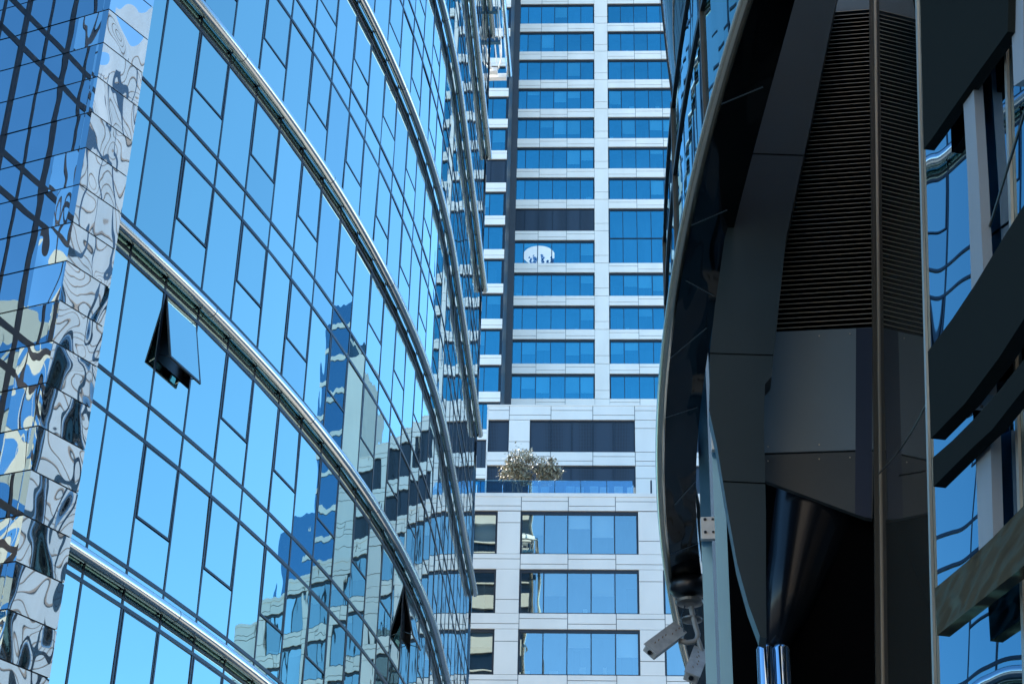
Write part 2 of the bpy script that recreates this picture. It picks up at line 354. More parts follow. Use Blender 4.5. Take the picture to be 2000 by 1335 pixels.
# end return: mirror glass courses facing the camera
cx, cyy, ca = curve(SC0); cx += math.cos(ca) * SO; cyy -= math.sin(ca) * SO
eu = Vector((-math.cos(ca), math.sin(ca), 0)); en = Vector((-math.sin(ca), -math.cos(ca), 0))   # left along return / facing camera
C0 = Vector((cx, cyy, 0))
def ep(u, z, o=0.0): return C0 + eu * u + en * o + Vector((0, 0, HL + z))
for k in range(-22, 48):
    z0 = -0.06 + k * crs; z1 = z0 + crs - 0.035
    m = MB()
    for u0, u1 in ((0.0, 0.16), (0.18, 2.3)):
        a = random.gauss(0, 0.0025); b = random.gauss(0, 0.0025)
        m.quad(ep(u0, z0, a), ep(u1, z0, b), ep(u1, z1, b), ep(u0, z1, a))
    m.build('return_pane', M['end_glass'], LB)
m = MB(); m.quad(ep(0.02, ZLO, -0.03), ep(2.3, ZLO, -0.03), ep(2.3, ZHI, -0.03), ep(0.02, ZHI, -0.03)); m.build('return_joint', M['black'], LB)
# recessed wing of the same building, nearer the camera than the corner
eh = Vector((math.sin(ca), math.cos(ca), 0))
def rp(u, z, o=0.0): return C0 + eu * 2.3 - eh * u - eu * o + Vector((0, 0, HL + z))
for f in range(-5, 12):
    m = MB(); zc = 3.8 * f + 0.95
    for j in range(24):
        for za, zb in ((zc - 0.45, zc + 0.45), (zc + 0.45, zc + 3.35)):
            a = random.gauss(0, 0.004); b = random.gauss(0, 0.004)
            m.quad(rp(j * .76, za, a), rp(j * .76 + .76, za, b), rp(j * .76 + .76, zb, b), rp(j * .76, zb, a))
    m.build('wing_glazing', M['wing_glass'], LB)
    for dz in (-0.45, 0.45):
        t = MB(); t.box(rp(0, zc + dz - 0.07, -0.02), -eh * 18.2, -eu * 0.03, (0, 0, 0.17)); t.build('wing_transom', M['black'], LB)
for j in range(0, 25):
    w = 0.045 if j % 2 else 0.09
    t = MB(); t.box(rp(j * .76 - w, ZLO, -0.02), -eh * 2 * w, -eu * 0.03, (0, 0, ZHI - ZLO)); t.build('wing_mullion', M['black'], LB)
# core behind the glass, roof
m = MB(); ins = []
ss = [4.6 + (S_END - 0.2 - 4.6) * k / 40 for k in range(41)]
front = [wp(s, 0, -0.55) for s in ss]; endp = front[-1]
poly = [Vector((p.x, p.y, 0)) for p in front] + [Vector((endp.x - 22, endp.y + 1, 0)), Vector((front[0].x - 24, front[0].y + 10, 0)), C0 + eu * 2.3 + en * -0.6]
m.slab([p + Vector((0, 0, 0.0)) for p in poly], (0, 0, HL + ZHI))
core = m.build('core', M['dark_wall'], LB)
m = MB(); m.box(rp(0, -HL, -0.3) , -eh * 18.2, eu * 10, (0, 0, HL + ZHI)); m.build('wing_core', M['dark_wall'], LB)
m = MB(); p0 = wp(S_END, ZLO, 0.05); t2 = Vector((-1, 0.06, 0)).normalized()
m.box(Vector((p0.x, p0.y, 0)), t2 * 20, Vector((0.01, 0.1, 0)), (0, 0, HL + ZHI)); m.build('return_wall', M['bulge_glass'], LB)
for f in range(-5, 12):
    b = MB(); q = Vector((p0.x, p0.y + 0.11, HL + 3.8 * f - .75)); b.box(q, t2 * 20, Vector((0, .22, 0)), (0, 0, 1.25)); b.build('return_band', M['cream'], LB)
    b = MB(); b.box(q + Vector((0, 0, 2.2)), t2 * 20, Vector((0, .16, 0)), (0, 0, .12)); b.build('return_rail', M['cream'], LB)


# ================================================================== CENTRE: pale panel tower with podium and terrace block
HD = math.radians(92.7); TU = Vector((math.sin(HD), math.cos(HD), 0)); TN = Vector((math.cos(HD), -math.sin(HD), 0))   # along facade, into the building? fixed below
if TN.y < 0: TN = -TN                              # TN points into the building (away from the camera)
def fp(D, u, z, dep=0.0): return Vector((0, D, 0)) + TU * u + TN * dep + Vector((0, 0, 1.7 + z))
def fbox(mb, D, u0, u1, z0, z1, d0, d1, mi=0): mb.box(fp(D, u0, z0, d0), TU * (u1 - u0), TN * (d1 - d0), (0, 0, z1 - z0), mi)
G = 0.045                                          # panel joint
def spandrel(parent, D, u0, u1, z0, z1, phase, first, mat_=None, alt=True, pw=3.0, name='spandrel'):
    """panel course: sheets pw wide, each split by one seam that alternates high and low"""
    mb = MB(); u = first
    edges = [u0]
    while u < u1 - 0.2:
        if u > u0 + 0.2: edges.append(u)
        u += pw
    edges.append(u1)
    for j in range(len(edges) - 1):
        a, b = edges[j] + (G / 2 if j else 0), edges[j + 1] - (G / 2 if j < len(edges) - 2 else 0)
        h = z1 - z0; cut = z0 + (0.33 if (j + phase) % 2 else 0.67) * h
        if h > 0.6: fbox(mb, D, a, b, z0, cut - G / 2, 0, 0.2); fbox(mb, D, a, b, cut + G / 2, z1, 0, 0.2)
        else: fbox(mb, D, a, b, z0, z1, 0, 0.2)
    o = mb.build(name, M['panel'], parent)
    bk = MB(); fbox(bk, D, u0 + .02, u1 - .02, z0 + .02, z1 - .02, 0.06, 0.24); bk.build('joint_backing', M['panel_back'], o)
    return o
def pier(parent, D, u0, u1, zs, name='pier'):
    mb = MB()
    for a, b in zip(zs[:-1], zs[1:]): fbox(mb, D, u0 + G / 2, u1 - G / 2, a + G / 2, b - G / 2, 0, 0.2)
    o = mb.build(name, M['panel'], parent)
    bk = MB(); fbox(bk, D, u0 + .03, u1 - .03, zs[0] + .02, zs[-1] - .02, 0.06, 0.24); bk.build('joint_backing', M['panel_back'], o)
    return o
def window(parent, D, us, z0, z1, glass, blinds=0.25, top=0.26, rows=None, dep=0.22, lowprob=0.0):
    """frame with mullions; panes and blinds are its children"""
    fr = MB(); u0, u1 = us[0], us[-1]
    fbox(fr, D, u0, u1, z1 - top, z1, dep - 0.06, dep + 0.12); fbox(fr, D, u0, u1, z0, z0 + 0.1, dep - 0.06, dep + 0.12)  # deep dark head rail also stands for the shadow along the window top
    for k, u in enumerate(us):
        w = 0.07 if 0 < k < len(us) - 1 else 0.11
        a = u - w / 2 if 0 < k < len(us) - 1 else (u if k == 0 else u - w)
        fbox(fr, D, a, a + w, z0 + 0.1, z1 - top, dep - 0.05, dep + 0.1)
    for zr in rows or []: fbox(fr, D, u0, u1, zr - .06, zr + .06, dep - 0.055, dep + 0.09)
    w = fr.build('window', M['frame'], parent)
    pm = MB()
    for a, b in zip(us[:-1], us[1:]):
        for za, zb in zip([z0] + (rows or []), (rows or []) + [z1]):
            t = random.gauss(0, 0.004); q = random.gauss(0, 0.004)
            pm.quad(fp(D, a + .02, za + .02, dep + t), fp(D, b - .02, za + .02, dep + .0 + q), fp(D, b - .02, zb - .02, dep - t), fp(D, a + .02, zb - .02, dep - q))
    pm.build('pane', glass, w)
    bl = MB(); any_ = False; dk = MB()
    for a, b in zip(us[:-1], us[1:]):
        if random.random() < blinds:
            h = random.choice((0.15, 0.3, 0.45, 0.5, 0.62)) * (z1 - z0); any_ = True
            fbox(bl, D, a + .08, b - .08, z1 - top - h, z1 - top + .02, dep + 0.16, dep + 0.17)
        if lowprob and random.random() < 0.45:
            ww = random.uniform(0.25, 0.8); aa = random.uniform(a + .1, max(a + .11, b - ww - .1))
            fbox(dk, D, aa, min(aa + ww, b - .05), z0 + 0.1, z0 + random.uniform(0.5, 0.85) * (z1 - z0), dep + 0.5, dep + 0.55)
        if random.random() < lowprob:
            ww = random.uniform(0.2, 0.7); aa = random.uniform(a + .1, b - ww - .1) if b - a > ww + .25 else a + .1
            fbox(bl, D, aa, aa + ww, z0 + 0.1, z0 + random.uniform(0.25, 0.7), dep + 0.3, dep + 0.5); any_ = True
    if any_: bl.build('blind', M['blind'], w)
    if dk.v: dk.build('partition', M['partition'], w)
    return w
def louvre(parent, D, u0, u1, z0, z1, n, name='louvre_screen'):
    mb = MB(); fbox(mb, D, u0, u1, z0, z1, 0.2, 0.26)
    o = mb.build(name, M['perf'], parent)
    fr = MB()
    for k in range(n + 1):
        u = u0 + (u1 - u0) * k / n; fbox(fr, D, max(u0, u - .05), min(u1, u + .05), z0, z1, 0.15, 0.197)
    fbox(fr, D, u0, u1, z0, z0 + .08, 0.14, 0.196); fbox(fr, D, u0, u1, z1 - .1, z1, 0.14, 0.196)
    fr.build('louvre_frame', M['frame'], o)
    return o

DT, DW = 162.0, 153.0
TW = thing('office_tower', 'tall pale panel office tower with bands of blue windows, behind the roof terrace', 'tower', fp(DT, 8, -1.7))
body = MB(); fbox(body, DT, -0.4, 29.4, -1.7, 170, 2.2, 30); fbox(body, DT, -0.4, 29.4, -1.7, 85.5, 0.05, 2.2); body.build('interior_wall', M['interior'], TW)
Z0 = 86.71; PIT = 4.04; WH = 2.90
groups = [(-0.50, [-0.42, 0.985, 2.475, 3.97, 5.465, 6.97, 8.46]), (10.02, [10.02, 11.5, 13.0, 14.5, 16.0, 17.5, 18.97]), (20.5, [20.5, 22, 23.5, 25, 26.5, 28, 29.4])]
for k in range(-1, 19):
    zb = Z0 + PIT * k; zt = zb + WH
    for gi, (gs, us) in enumerate(groups):
        if k == 5 and gi == 0: louvre(TW, DT, us[0], us[-1], zb, zt, 6); continue
        if gi >= 1 and k == 4: window(TW, DT, us, zb, zb + PIT + WH, M['tower_glass'], 0.0, rows=[zb + WH + 0.3]); continue
        if gi >= 1 and k == 5: continue
        window(TW, DT, us, zb, zt, M['tower_glass'], 0.24 if k > 1 else 0.45, lowprob=0.2)
        sl = MB(); fbox(sl, DT, us[0], us[-1], zt - 0.05, zt + 1.0, 0.42, 2.2); sl.build('floor_slab', M['interior'], TW)
    ph = k % 2
    spandrel(TW, DT, -0.41, 8.48, zt, zb + PIT, ph, -0.5)
    if not k == 4: spandrel(TW, DT, 10.0, 18.99, zt, zb + PIT, ph + 1, 10.02); spandrel(TW, DT, 20.48, 29.4, zt, zb + PIT, ph, 20.5)
for u0 in (8.48, 18.99):
    zs = []
    for k in range(-1, 19): zs += [Z0 + PIT * k - 0.0, Z0 + PIT * k + 0.95] if k % 1 == 0 else []
    pier(TW, DT, u0, u0 + 1.52, zs + [Z0 + PIT * 19])
# projecting wing to the left
wg = [-7.1, -5.6, -4.12, -2.62, -1.12]
body = MB(); fbox(body, DW, -14, -1.06, -1.7, 170, 2.0, 30); body.build('interior_wall', M['interior'], TW)
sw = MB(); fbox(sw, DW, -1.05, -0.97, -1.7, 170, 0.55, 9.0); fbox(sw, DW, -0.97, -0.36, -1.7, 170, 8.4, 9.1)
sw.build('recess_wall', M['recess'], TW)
for k in range(-9, 19):
    zb = Z0 - 0.03 + PIT * k; zt = zb + 2.97
    if k in (5, -3): louvre(TW, DW, wg[0], -1.12, zb, zt, 4)
    else:
        window(TW, DW, wg, zb, zt, M['tower_glass'], 0.2, top=0.2, lowprob=0.1)
        sl = MB(); fbox(sl, DW, wg[0], -1.12, zt - 0.05, zt + 1.0, 0.42, 2.0); sl.build('floor_slab', M['interior'], TW)
    spandrel(TW, DW, wg[0], -1.0, zt, zb + PIT, k % 2, -7.1)
    cp = MB(); fbox(cp, DW, -1.10, -0.96, zb + 0.02, zt - 0.02, 0.12, 0.7); cp.build('corner_post', M['frame'], TW)
# white oval film with a cut-out plant motif stuck on a window
DC = thing('window_decal', 'white oval window film with plant silhouettes on the tower window below the dark louvre band', 'window decal', fp(DT, 2.6, 103))
oc = Vector((2.62, 103.95, 0)); 
for a, b in zip(groups[0][1][0:4], groups[0][1][1:5]):
    m = MB(); a += .05; b -= .05; top_ = []; bot = []
    for k in range(13):
        u = a + (b - a) * k / 12; q = 1 - ((u - oc.x) / 1.68) ** 2
        if q <= 0.001: continue
        h = 1.22 * math.sqrt(q); top_.append(fp(DT, u, min(oc.y + h, 105.4), 0.195)); bot.append(fp(DT, u, max(oc.y - h, 102.97), 0.195))
    if len(top_) < 2: continue
    n = len(top_); m.add(top_ + bot, [(k, k + 1, n + k + 1, n + k) for k in range(n - 1)]); m.build('film', M['white'], DC)
m = MB()
for u, h in ((1.75, .75), (2.05, .95), (2.25, .6), (2.95, 1.0), (3.1, .7), (3.55, .3), (3.95, .75), (4.05, .5)):
    for k in range(9):
        z = 102.97 + h * k / 8; w = random.uniform(.06, .2); uu = u + random.gauss(0, .06)
        m.quad(fp(DT, uu - w, z, .19), fp(DT, uu, z - .06, .19), fp(DT, uu + w, z + .05, .19), fp(DT, uu, z + .13, .19))
m.build('plant_motif', M['sky_tower_glass'], DC)
# ---- terrace block
D2 = 116.0
TB = thing('terrace_block', 'pale panel block with dark perforated screens, rising behind the roof terrace', 'building', fp(D2, 6, -1.7))
body = MB(); fbox(body, D2, -1.55, 44, -1.7, 61.4, 0.3, 24); body.build('core', M['panel_back'], TB)
spandrel(TB, D2, -1.65, 44, 60.39, 61.5, 0, -0.07, name='parapet')
cap = MB(); fbox(cap, D2, -1.68, 44, 61.5, 61.58, -0.03, 0.5); cap.build('coping', M['panel'], TB)
spandrel(TB, D2, -1.65, 44, 56.76, 57.8, 1, -0.07)
for n_, (a, b, n) in enumerate([(-1.65, -0.08, 1), (1.44, 8.92, 5), (12.5, 20, 5), (22, 29.5, 5), (31.5, 39, 5)]):
    louvre(TB, D2, a, b, 57.82, 60.37, n)
for (a, b, n) in [(-1.65, 8.92, 7), (12.5, 20, 5), (22, 29.5, 5), (31.5, 39, 5)]: louvre(TB, D2, a, b, 49.0, 56.74, n)
for (a, b) in [(-0.08, 1.44), (8.92, 12.5), (20, 22), (29.5, 31.5), (39, 44)]:
    pier(TB, D2, a, b, [57.82, 58.62 if b < 5 else 59.7, 60.37])
    if a > 1: pier(TB, D2, a, b, [49, 52.2, 53.6, 55.75, 56.74])
sd_ = MB(); fbox(sd_, D2, -1.66, -1.56, 49, 61.5, 0.0, 20); sd_.build('side_wall', M['panel'], TB)
# glowing-through bits behind the screens are left dark
# ---- podium
D1 = 106.0
PD = thing('podium_block', 'pale panel podium block with large square window groups, in front of the terrace', 'building', fp(D1, 6, -1.7))
body = MB(); fbox(body, D1, -9, 60, -1.7, 49.3, 1.4, 9.9); fbox(body, D1, -9, 60, -1.7, 21, 0.05, 1.4); body.build('interior_wall', M['interior'], PD)
PZ0, PP = 37.72, 3.97
spandrel(PD, D1, -9, 60, 48.66, 49.62, 0, -2.15, name='parapet')
cap = MB(); fbox(cap, D1, -9, 60, 49.62, 49.87, -0.04, 0.6); cap.build('coping', M['panel'], PD)
flr = MB(); fbox(flr, D1, -9, 60, 49.0, 50.05, 1.0, 10); flr.build('terrace_floor', M['paving'], PD)
pg = [[-8.14, -6.64, -5.14, -3.64, -2.15, -0.66], [0.83, 2.34, 3.82, 5.30, 6.79, 8.27], [9.8, 11.3, 12.8, 14.3, 15.8, 17.3]]
for e in range(1, 5): pg.append([9.8 + 8.97 * e + 1.5 * j for j in range(6)])
for k in range(-4, 3):
    zb = PZ0 + PP * k; zt = zb + 2.96
    for us in pg:
        window(PD, D1, us, zb, zt, M['podium_glass'], 0.45, top=0.2, dep=0.18, lowprob=0.25)
        if us[0] < 18:
            sl = MB(); fbox(sl, D1, us[0], us[-1], zt - 0.05, zt + 0.9, 0.4, 1.4); sl.build('floor_slab', M['interior'], PD)
    if k < 2: spandrel(PD, D1, -9, 60, zt, zb + PP, k % 2, -2.15)
    ends = [us[-1] for us in pg]; starts = [us[0] for us in pg[1:]] + [60]
    for a, b in zip(ends, starts):
        c = zb + (0.92 if (k + (a > 0)) % 2 else 2.15)
        pier(PD, D1, a, b, [zb, c, zt])

# ---- balustrade, tree, chairs on the terrace
BL = thing('glass_balustrade', 'clear glass balustrade with thin posts along the roof terrace edge', 'balustrade', fp(D1, 4, 50.05, 0.9))
us = [-2.08 + 1.68 * k for k in range(7)]
for k in range(6):
    m = MB(); fbox(m, D1, us[k] + .02, us[k + 1] - .02, 49.35, 51.2, 0.9, 0.93); m.build('glass_panel', M['rail_glass'], BL)
for k in range(0, 7):
    m = MB(); m.tube([fp(D1, us[k], 50.05, 1.08), fp(D1, us[k], 50.95, 1.08)], 0.05, 8); m.build('post', M['steel'], BL)
TR = thing('terrace_tree', 'small cream-leaved tree growing on the roof terrace behind the glass balustrade', 'tree', fp(D1, 0.8, 50.05, 3.5))
tb = fp(D1, 0.75, 50.05, 3.5)
trunk = MB(); tips = []
def branch(p, d, ln, r, lev):
    pts = [p]; rr = [r]
    for k in range(4):
        d = (d + Vector((random.gauss(0, .16), random.gauss(0, .16), random.gauss(0.04, .1)))).normalized(); p = p + d * ln / 4; pts.append(p); rr.append(r * (1 - 0.12 * (k + 1)))
    trunk.tube(pts, r, 6, radii=rr)
    if lev >= 2: tips.extend(pts[1:])
    if lev < 4:
        for k in range(3 if lev < 3 else 2):
            nd = (d + Vector((random.gauss(0, .62), random.gauss(0, .62), random.gauss(0.1, .35)))).normalized(); branch(pts[-1 - (k % 2)], nd, ln * 0.68, rr[-1] * 0.72, lev + 1)
for k in range(4): branch(tb + Vector((random.gauss(0, .1), random.gauss(0, .1), 0)), Vector((-.36 + .24 * k, random.gauss(0, .12), 1)).normalized(), 1.55, 0.05, 0)
trunk.build('trunk', M['bark'], TR)
crown = MB()
ccs = [(Vector((-0.15, 0, 4.25)), 0.95), (Vector((0.35, 0.1, 4.35)), 0.7), (Vector((-0.75, 0, 3.75)), 0.75), (Vector((-0.95, 0, 3.1)), 0.6), (Vector((-0.2, 0.0, 3.3)), 0.55), (Vector((1.75, 0.1, 3.95)), 0.62), (Vector((1.45, 0.1, 3.35)), 0.55), (Vector((2.25, -0.1, 3.3)), 0.5), (Vector((1.75, 0, 2.8)), 0.5), (Vector((0.35, 0, 2.75)), 0.45)]
clus = []
for c, rad in ccs:
    for _ in range(27):
        d = Vector((random.gauss(0, 1), random.gauss(0, 1), random.gauss(0, .85))).normalized() * rad * random.random() ** 0.45
        clus.append(tb + c * 0.92 + d * 1.05)
for c in clus:
    dk = random.random() < 0.4 + 0.35 * max(0, min(1, (c.x - tb.x) / 1.5))  # more dark leaves towards the right: shaded side put into leaf colour
    for _ in range(13):
        p = c + Vector((random.gauss(0, .15), random.gauss(0, .15), random.gauss(0, .12)))
        a = Vector((random.gauss(0, 1), random.gauss(0, 1), random.gauss(0, 1))).normalized(); b = a.orthogonal().normalized()
        l_ = random.uniform(.08, .16); w_ = l_ * .42
        crown.quad(p - a * l_, p + b * w_, p + a * l_, p - b * w_, 1 if (dk and random.random() < .75) or random.random() < .2 else 0)
crown.build('crown', [M['leaf'], M['leaf_dark']], TR)
def chair(px, label, k):
    c = at_plane(px, 958, 0, D1 + 1.55 + 0.12 * (k % 2), 92.7); u = c.x
    t = thing('terrace_chair', label, 'chair', (c.x, c.y, 51.75), 'chairs on the roof terrace')
    o = Vector((c.x, c.y, 51.75)); z0 = 0.0
    for dx, nm in ((0, 'seat'),):
        m = MB(); m.box(o + Vector((-.26, -.02, .42)), (.52, 0, 0), (0, .5, 0), (0, 0, .05)); m.build('seat', M['timber'], t)
    m = MB(); m.box(o + Vector((-.27, -.08, .50)), (.54, 0, 0), (0, .04, 0), (0, -.05, .5)); m.build('backrest', M['timber'], t)
    for sx in (-.24, .2):
        for sy in (0, .42):
            m = MB(); m.box(o + Vector((sx, sy, 0)), (.04, 0, 0), (0, .04, 0), (0, 0, .42)); m.build('leg', M['frame'], t)
for k, (px, lb) in enumerate([(1043, 'pale timber terrace chair closest to the tree'), (1064, 'second pale timber terrace chair from the tree'), (1114, 'pale timber chair just left of the middle balustrade post'),
                              (1132, 'pale timber chair just right of the middle balustrade post'), (1160, 'sunnier beige terrace chair beside the fifth balustrade post'), (1180, 'pale timber terrace chair right of the fifth balustrade post'),
                              (1208, 'tallest looking terrace chair, second from the right end'), (1233, 'terrace chair at the right end of the row by the pale wall')]):
    chair(px, lb, k)
bo = at_plane(1272, 962, 0, D1 + 1.2, 92.7)
m = MB(); m.lathe((bo.x, bo.y), [(0.06, 51.75), (0.06, 53.0), (0.05, 53.08), (0.02, 53.1)], 12); o = m.build('terrace_bollard', M['frame'])
tag(o, 'slim dark bollard light at the right end of the roof terrace', 'bollard light')

# ================================================================== balcony gangway beyond the curved building
GZ = 59.86
g0 = at_z(995, 147, GZ); gd = Vector((math.sin(A2), math.cos(A2), 0)); gx = Vector((math.cos(A2), -math.sin(A2), 0))
BG = thing('access_gangway', 'white steel gangway with bars and curved rail at the end of the curved glass building', 'gangway', g0)
def gp(a, b, c=0.0): return g0 + gd * a + gx * b + Vector((0, 0, c))      # a away from camera, b to the right
m = MB(); m.tube([gp(0, 0), gp(-9, 0), gp(-18, 0)], 0.15, 16); m.build('steel_tube', M['steel'], BG, smooth=True)
for b in (-1.62, -1.28, -0.94, -0.60, -0.38):
    m = MB(); m.tube([gp(-0.9, b), gp(-18, b)], 0.028, 8); m.build('bar', M['white'], BG)
for a in (-2.9, -5.3, -7.7):
    m = MB(); m.box(gp(a, -1.9, -0.14), gx * 1.6, gd * 0.22, (0, 0, 0.3)); m.build('cross_beam', M['column'], BG)
for a, b in ((0.0, -0.06), (-0.5, -0.5), (-0.95, -0.8), (-1.45, -1.1)):
    m = MB(); m.box(gp(a, -2.2, -0.12), gx * (b + 2.2 - 0.1), gd * 0.3, (0, 0, 0.26)); m.build('end_plate', M['white'], BG)
pts = [gp(-7, -0.3, 0.35), gp(-4, -0.3, 0.3), gp(-2, -0.32, 0.2)] + [gp(-2 + 2.6 * math.sin(t), -1.5 + 1.18 * math.cos(t), 0.1) for t in [0.2 * k for k in range(1, 9)]]
m = MB(); m.tube(pts, 0.035, 8); m.build('curved_rail', M['white'], BG, smooth=True)

# ================================================================== RIGHT: dark building with projecting ledge
HR = 8.4                                           # ledge height above the eye
rim_px = [(1459, 10), (1436, 70), (1415, 140), (1398, 203), (1375, 280), (1354, 367), (1337, 460), (1320, 560), (1305, 668), (1295, 768), (1290, 868), (1290, 968), (1292, 1013), (1300, 1088), (1315, 1176), (1332, 1251), (1350, 1326)]
inn_px = [(1552, 0), (1490, 235), (1425, 467), (1396, 640), (1371, 760), (1359, 868), (1359, 930), (1366, 1043), (1373, 1148), (1390, 1236), (1415, 1333)]
def smooth_curve(pts, n=60, lo=-3.0, hi=3.0):
    """quartic x(y) through plan points, extended at both ends"""
    ys = [p.y for p in pts]; y0, y1 = min(ys), max(ys); yc = (y0 + y1) / 2; h = (y1 - y0) / 2
    deg = 4; A = [[sum(((y - yc) / h) ** (i + j) for y in ys) for j in range(deg + 1)] for i in range(deg + 1)]
    B = [sum(p.x * ((p.y - yc) / h) ** i for p in pts) for i in range(deg + 1)]
    for i in range(deg + 1):
        A[i][i] += 1e-6
        for j in range(i + 1, deg + 1):
            f = A[j][i] / A[i][i]; A[j] = [a - f * b for a, b in zip(A[j], A[i])]; B[j] -= f * B[i]
    c = [0] * (deg + 1)
    for i in reversed(range(deg + 1)): c[i] = (B[i] - sum(A[i][j] * c[j] for j in range(i + 1, deg + 1))) / A[i][i]
    ev = lambda y: sum(c[i] * ((y - yc) / h) ** i for i in range(deg + 1))
    dv = lambda y: (ev(y + .01) - ev(y - .01)) / .02
    def X(y):
        if y < y0: return ev(y0) + dv(y0) * (y - y0) + 0.012 * (y0 - y) ** 2
        if y > y1: return ev(y1) + dv(y1) * (y - y1) + 0.014 * (y - y1) ** 2
        return ev(y)
    return X
rimX = smooth_curve([at_z(x, y, HR) for x, y in rim_px]); innX = smooth_curve([at_z(x, y, HR) for x, y in inn_px])
YS = [6.0 + 26.0 * k / 104 for k in range(105)]
RB = thing('dark_overhang_building', 'dark building with a curved steel edged ledge, louvres and mirrored glass, on the right', 'building', (4, 16, 0))
ZR = EYE.z + HR
def ring(mb, fa, fb, z0, z1, ys=YS):
    vs = []; fs = []
    for y in ys: vs += [(fa(y), y, z0), (fb(y), y, z0), (fb(y), y, z1), (fa(y), y, z1)]
    for k in range(len(ys) - 1):
        for j in range(4): fs.append((k * 4 + j, k * 4 + (j + 1) % 4, (k + 1) * 4 + (j + 1) % 4, (k + 1) * 4 + j))
    n = (len(ys) - 1) * 4; fs += [(0, 1, 2, 3), (n + 3, n + 2, n + 1, n)]
    mb.add(vs, fs)
m = MB(); ring(m, lambda y: rimX(y) + 0.03, lambda y: innX(y), ZR, ZR + 0.25); sf = m.build('ledge_soffit', M['soffit'], RB)
sj = MB()
for (xa, ya), (xb, yb) in [((1400, 207), (1490, 170)), ((1340, 548), (1395, 578)), ((1350, 440), (1420, 410)), ((1302, 705), (1380, 640)), ((1300, 815), (1362, 795)), ((1300, 1085), (1366, 1060)), ((1318, 985), (1358, 940))]:
    p, q = at_z(xa, ya, HR - 0.004), at_z(xb, yb, HR - 0.004); d = (q - p).normalized(); s_ = Vector((-d.y, d.x, 0)) * 0.008
    sj.quad(p - s_, q - s_, q + s_, p + s_)
sj.build('soffit_joint', M['grey_panel'], sf)
m = MB(); m.tube([(rimX(y), y, ZR + 0.02) for y in YS], 0.05, 16); rt_ = m.build('rim_tube', M['steel'], RB, smooth=True)
rt_.data.materials[0] = M['rim']
# glazed storey above the ledge
m = MB(); ring(m, lambda y: rimX(y) + 0.10, lambda y: rimX(y) + 0.12, ZR + 0.25, ZR + 2.55); m.build('storey_glazing', M['storey_glass'], RB)
for dz, hh in ((0.3, 0.03), (1.75, 0.035), (2.55, 0.03)):
    m = MB(); ring(m, lambda y: rimX(y) + 0.08, lambda y: rimX(y) + 0.2, ZR + dz - hh, ZR + dz + hh); m.build('storey_transom', M['black'], RB)
for k in range(9):
    y = 9.5 + 2.4 * k; x = rimX(y)
    m = MB(); m.box((x + 0.075, y, ZR + 0.3), (0.06, 0, 0), (0, 0.05, 0), (0, 0, 2.3)); m.build('storey_mullion', M['olive'], RB)
# open screen of pale columns behind the ledge
fins = [at_z(1375, 1008, HR), at_z(1401, 1107, HR), at_z(1433, 1193, HR), at_z(1468, 1270, HR)]
cols = [(p.x, p.y) for p in fins]; cols += [(cols[-1][0] + .48, cols[-1][1] + 1.34), (cols[-1][0] + 1.0, cols[-1][1] + 2.6)]
cols = [(innX(y) + 0.02, y) for y in (14.9, 16.9)] + cols
for x, y in cols:
    m = MB(); m.box((x, y, 0), (0.07, 0.13, 0), (0.105, -0.02, 0), (0, 0, ZR + 2.6)); m.build('column', M['column'], RB)
    m = MB(); m.box((x - .01, y - .10, ZR - 0.95), (0.15, -.02, 0), (0, 0.06, 0), (0, 0, 0.24))
    b = m.build('bracket', M['bracket'], RB)
    for dx in (.03, .11):
        for dz in (.06, .2):
            bb = MB(); bb.lathe((x + dx, y - .115), [(0.014, ZR - .95 + dz), (0.014, ZR - .93 + dz)], 6); bb.build('bolt', M['black'], b)
for y in (10.6, 11.9, 13.3):                       # pale columns standing on the ledge inside the glazed storey
    m = MB(); m.box((innX(y) - .2, y, ZR + .25), (.13, .02, 0), (0, .12, 0), (0, 0, 4.2)); m.build('storey_column', M['white'], RB)
# curved pier in front of the louvres
DPR = 12.6
lp = [(1548, -40), (1541, 0), (1480, 235), (1415, 467), (1396, 600), (1387, 684), (1385, 801), (1400, 868), (1420, 990), (1440, 1100), (1462, 1180), (1484, 1240)]
rp_ = [(1497, 1245), (1496, 1140), (1496, 1000), (1492, 830), (1494, 750), (1507, 735), (1512, 684), (1535, 467), (1585, 235), (1634, 0), (1642, -40)]
poly = [at_plane(x, y, 0, DPR, 90) for x, y in lp + rp_]
m = MB(); m.slab(poly, (0.02, 0.22, 0)); m.build('curved_pier', M['pier'], RB)
# louvre bay and panels in the recess, turned slightly
XG = 3.0; YG = 12.95; LAZ = -80.6
def lw(px, py, o=0.0):
    p = at_plane(px, py, XG, YG + o, LAZ); return p
lu = Vector((math.sin(math.radians(LAZ)), math.cos(math.radians(LAZ)), 0)); ln_ = Vector((-lu.y, lu.x, 0))
if ln_.y < 0: ln_ = -ln_
zt, zb = lw(1640, 20).z, lw(1600, 642).z
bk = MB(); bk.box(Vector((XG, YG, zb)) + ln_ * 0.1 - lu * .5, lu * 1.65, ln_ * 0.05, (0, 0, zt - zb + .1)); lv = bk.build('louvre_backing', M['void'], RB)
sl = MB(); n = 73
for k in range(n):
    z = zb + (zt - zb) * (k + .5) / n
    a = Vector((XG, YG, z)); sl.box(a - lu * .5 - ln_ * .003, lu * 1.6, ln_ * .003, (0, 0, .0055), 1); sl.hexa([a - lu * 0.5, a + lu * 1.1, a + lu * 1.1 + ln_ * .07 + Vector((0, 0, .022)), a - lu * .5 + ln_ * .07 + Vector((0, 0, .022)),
             a - lu * 0.5 + Vector((0, 0, .009)), a + lu * 1.1 + Vector((0, 0, .009)), a + lu * 1.1 + ln_ * .07 + Vector((0, 0, .031)), a - lu * .5 + ln_ * .07 + Vector((0, 0, .031))])
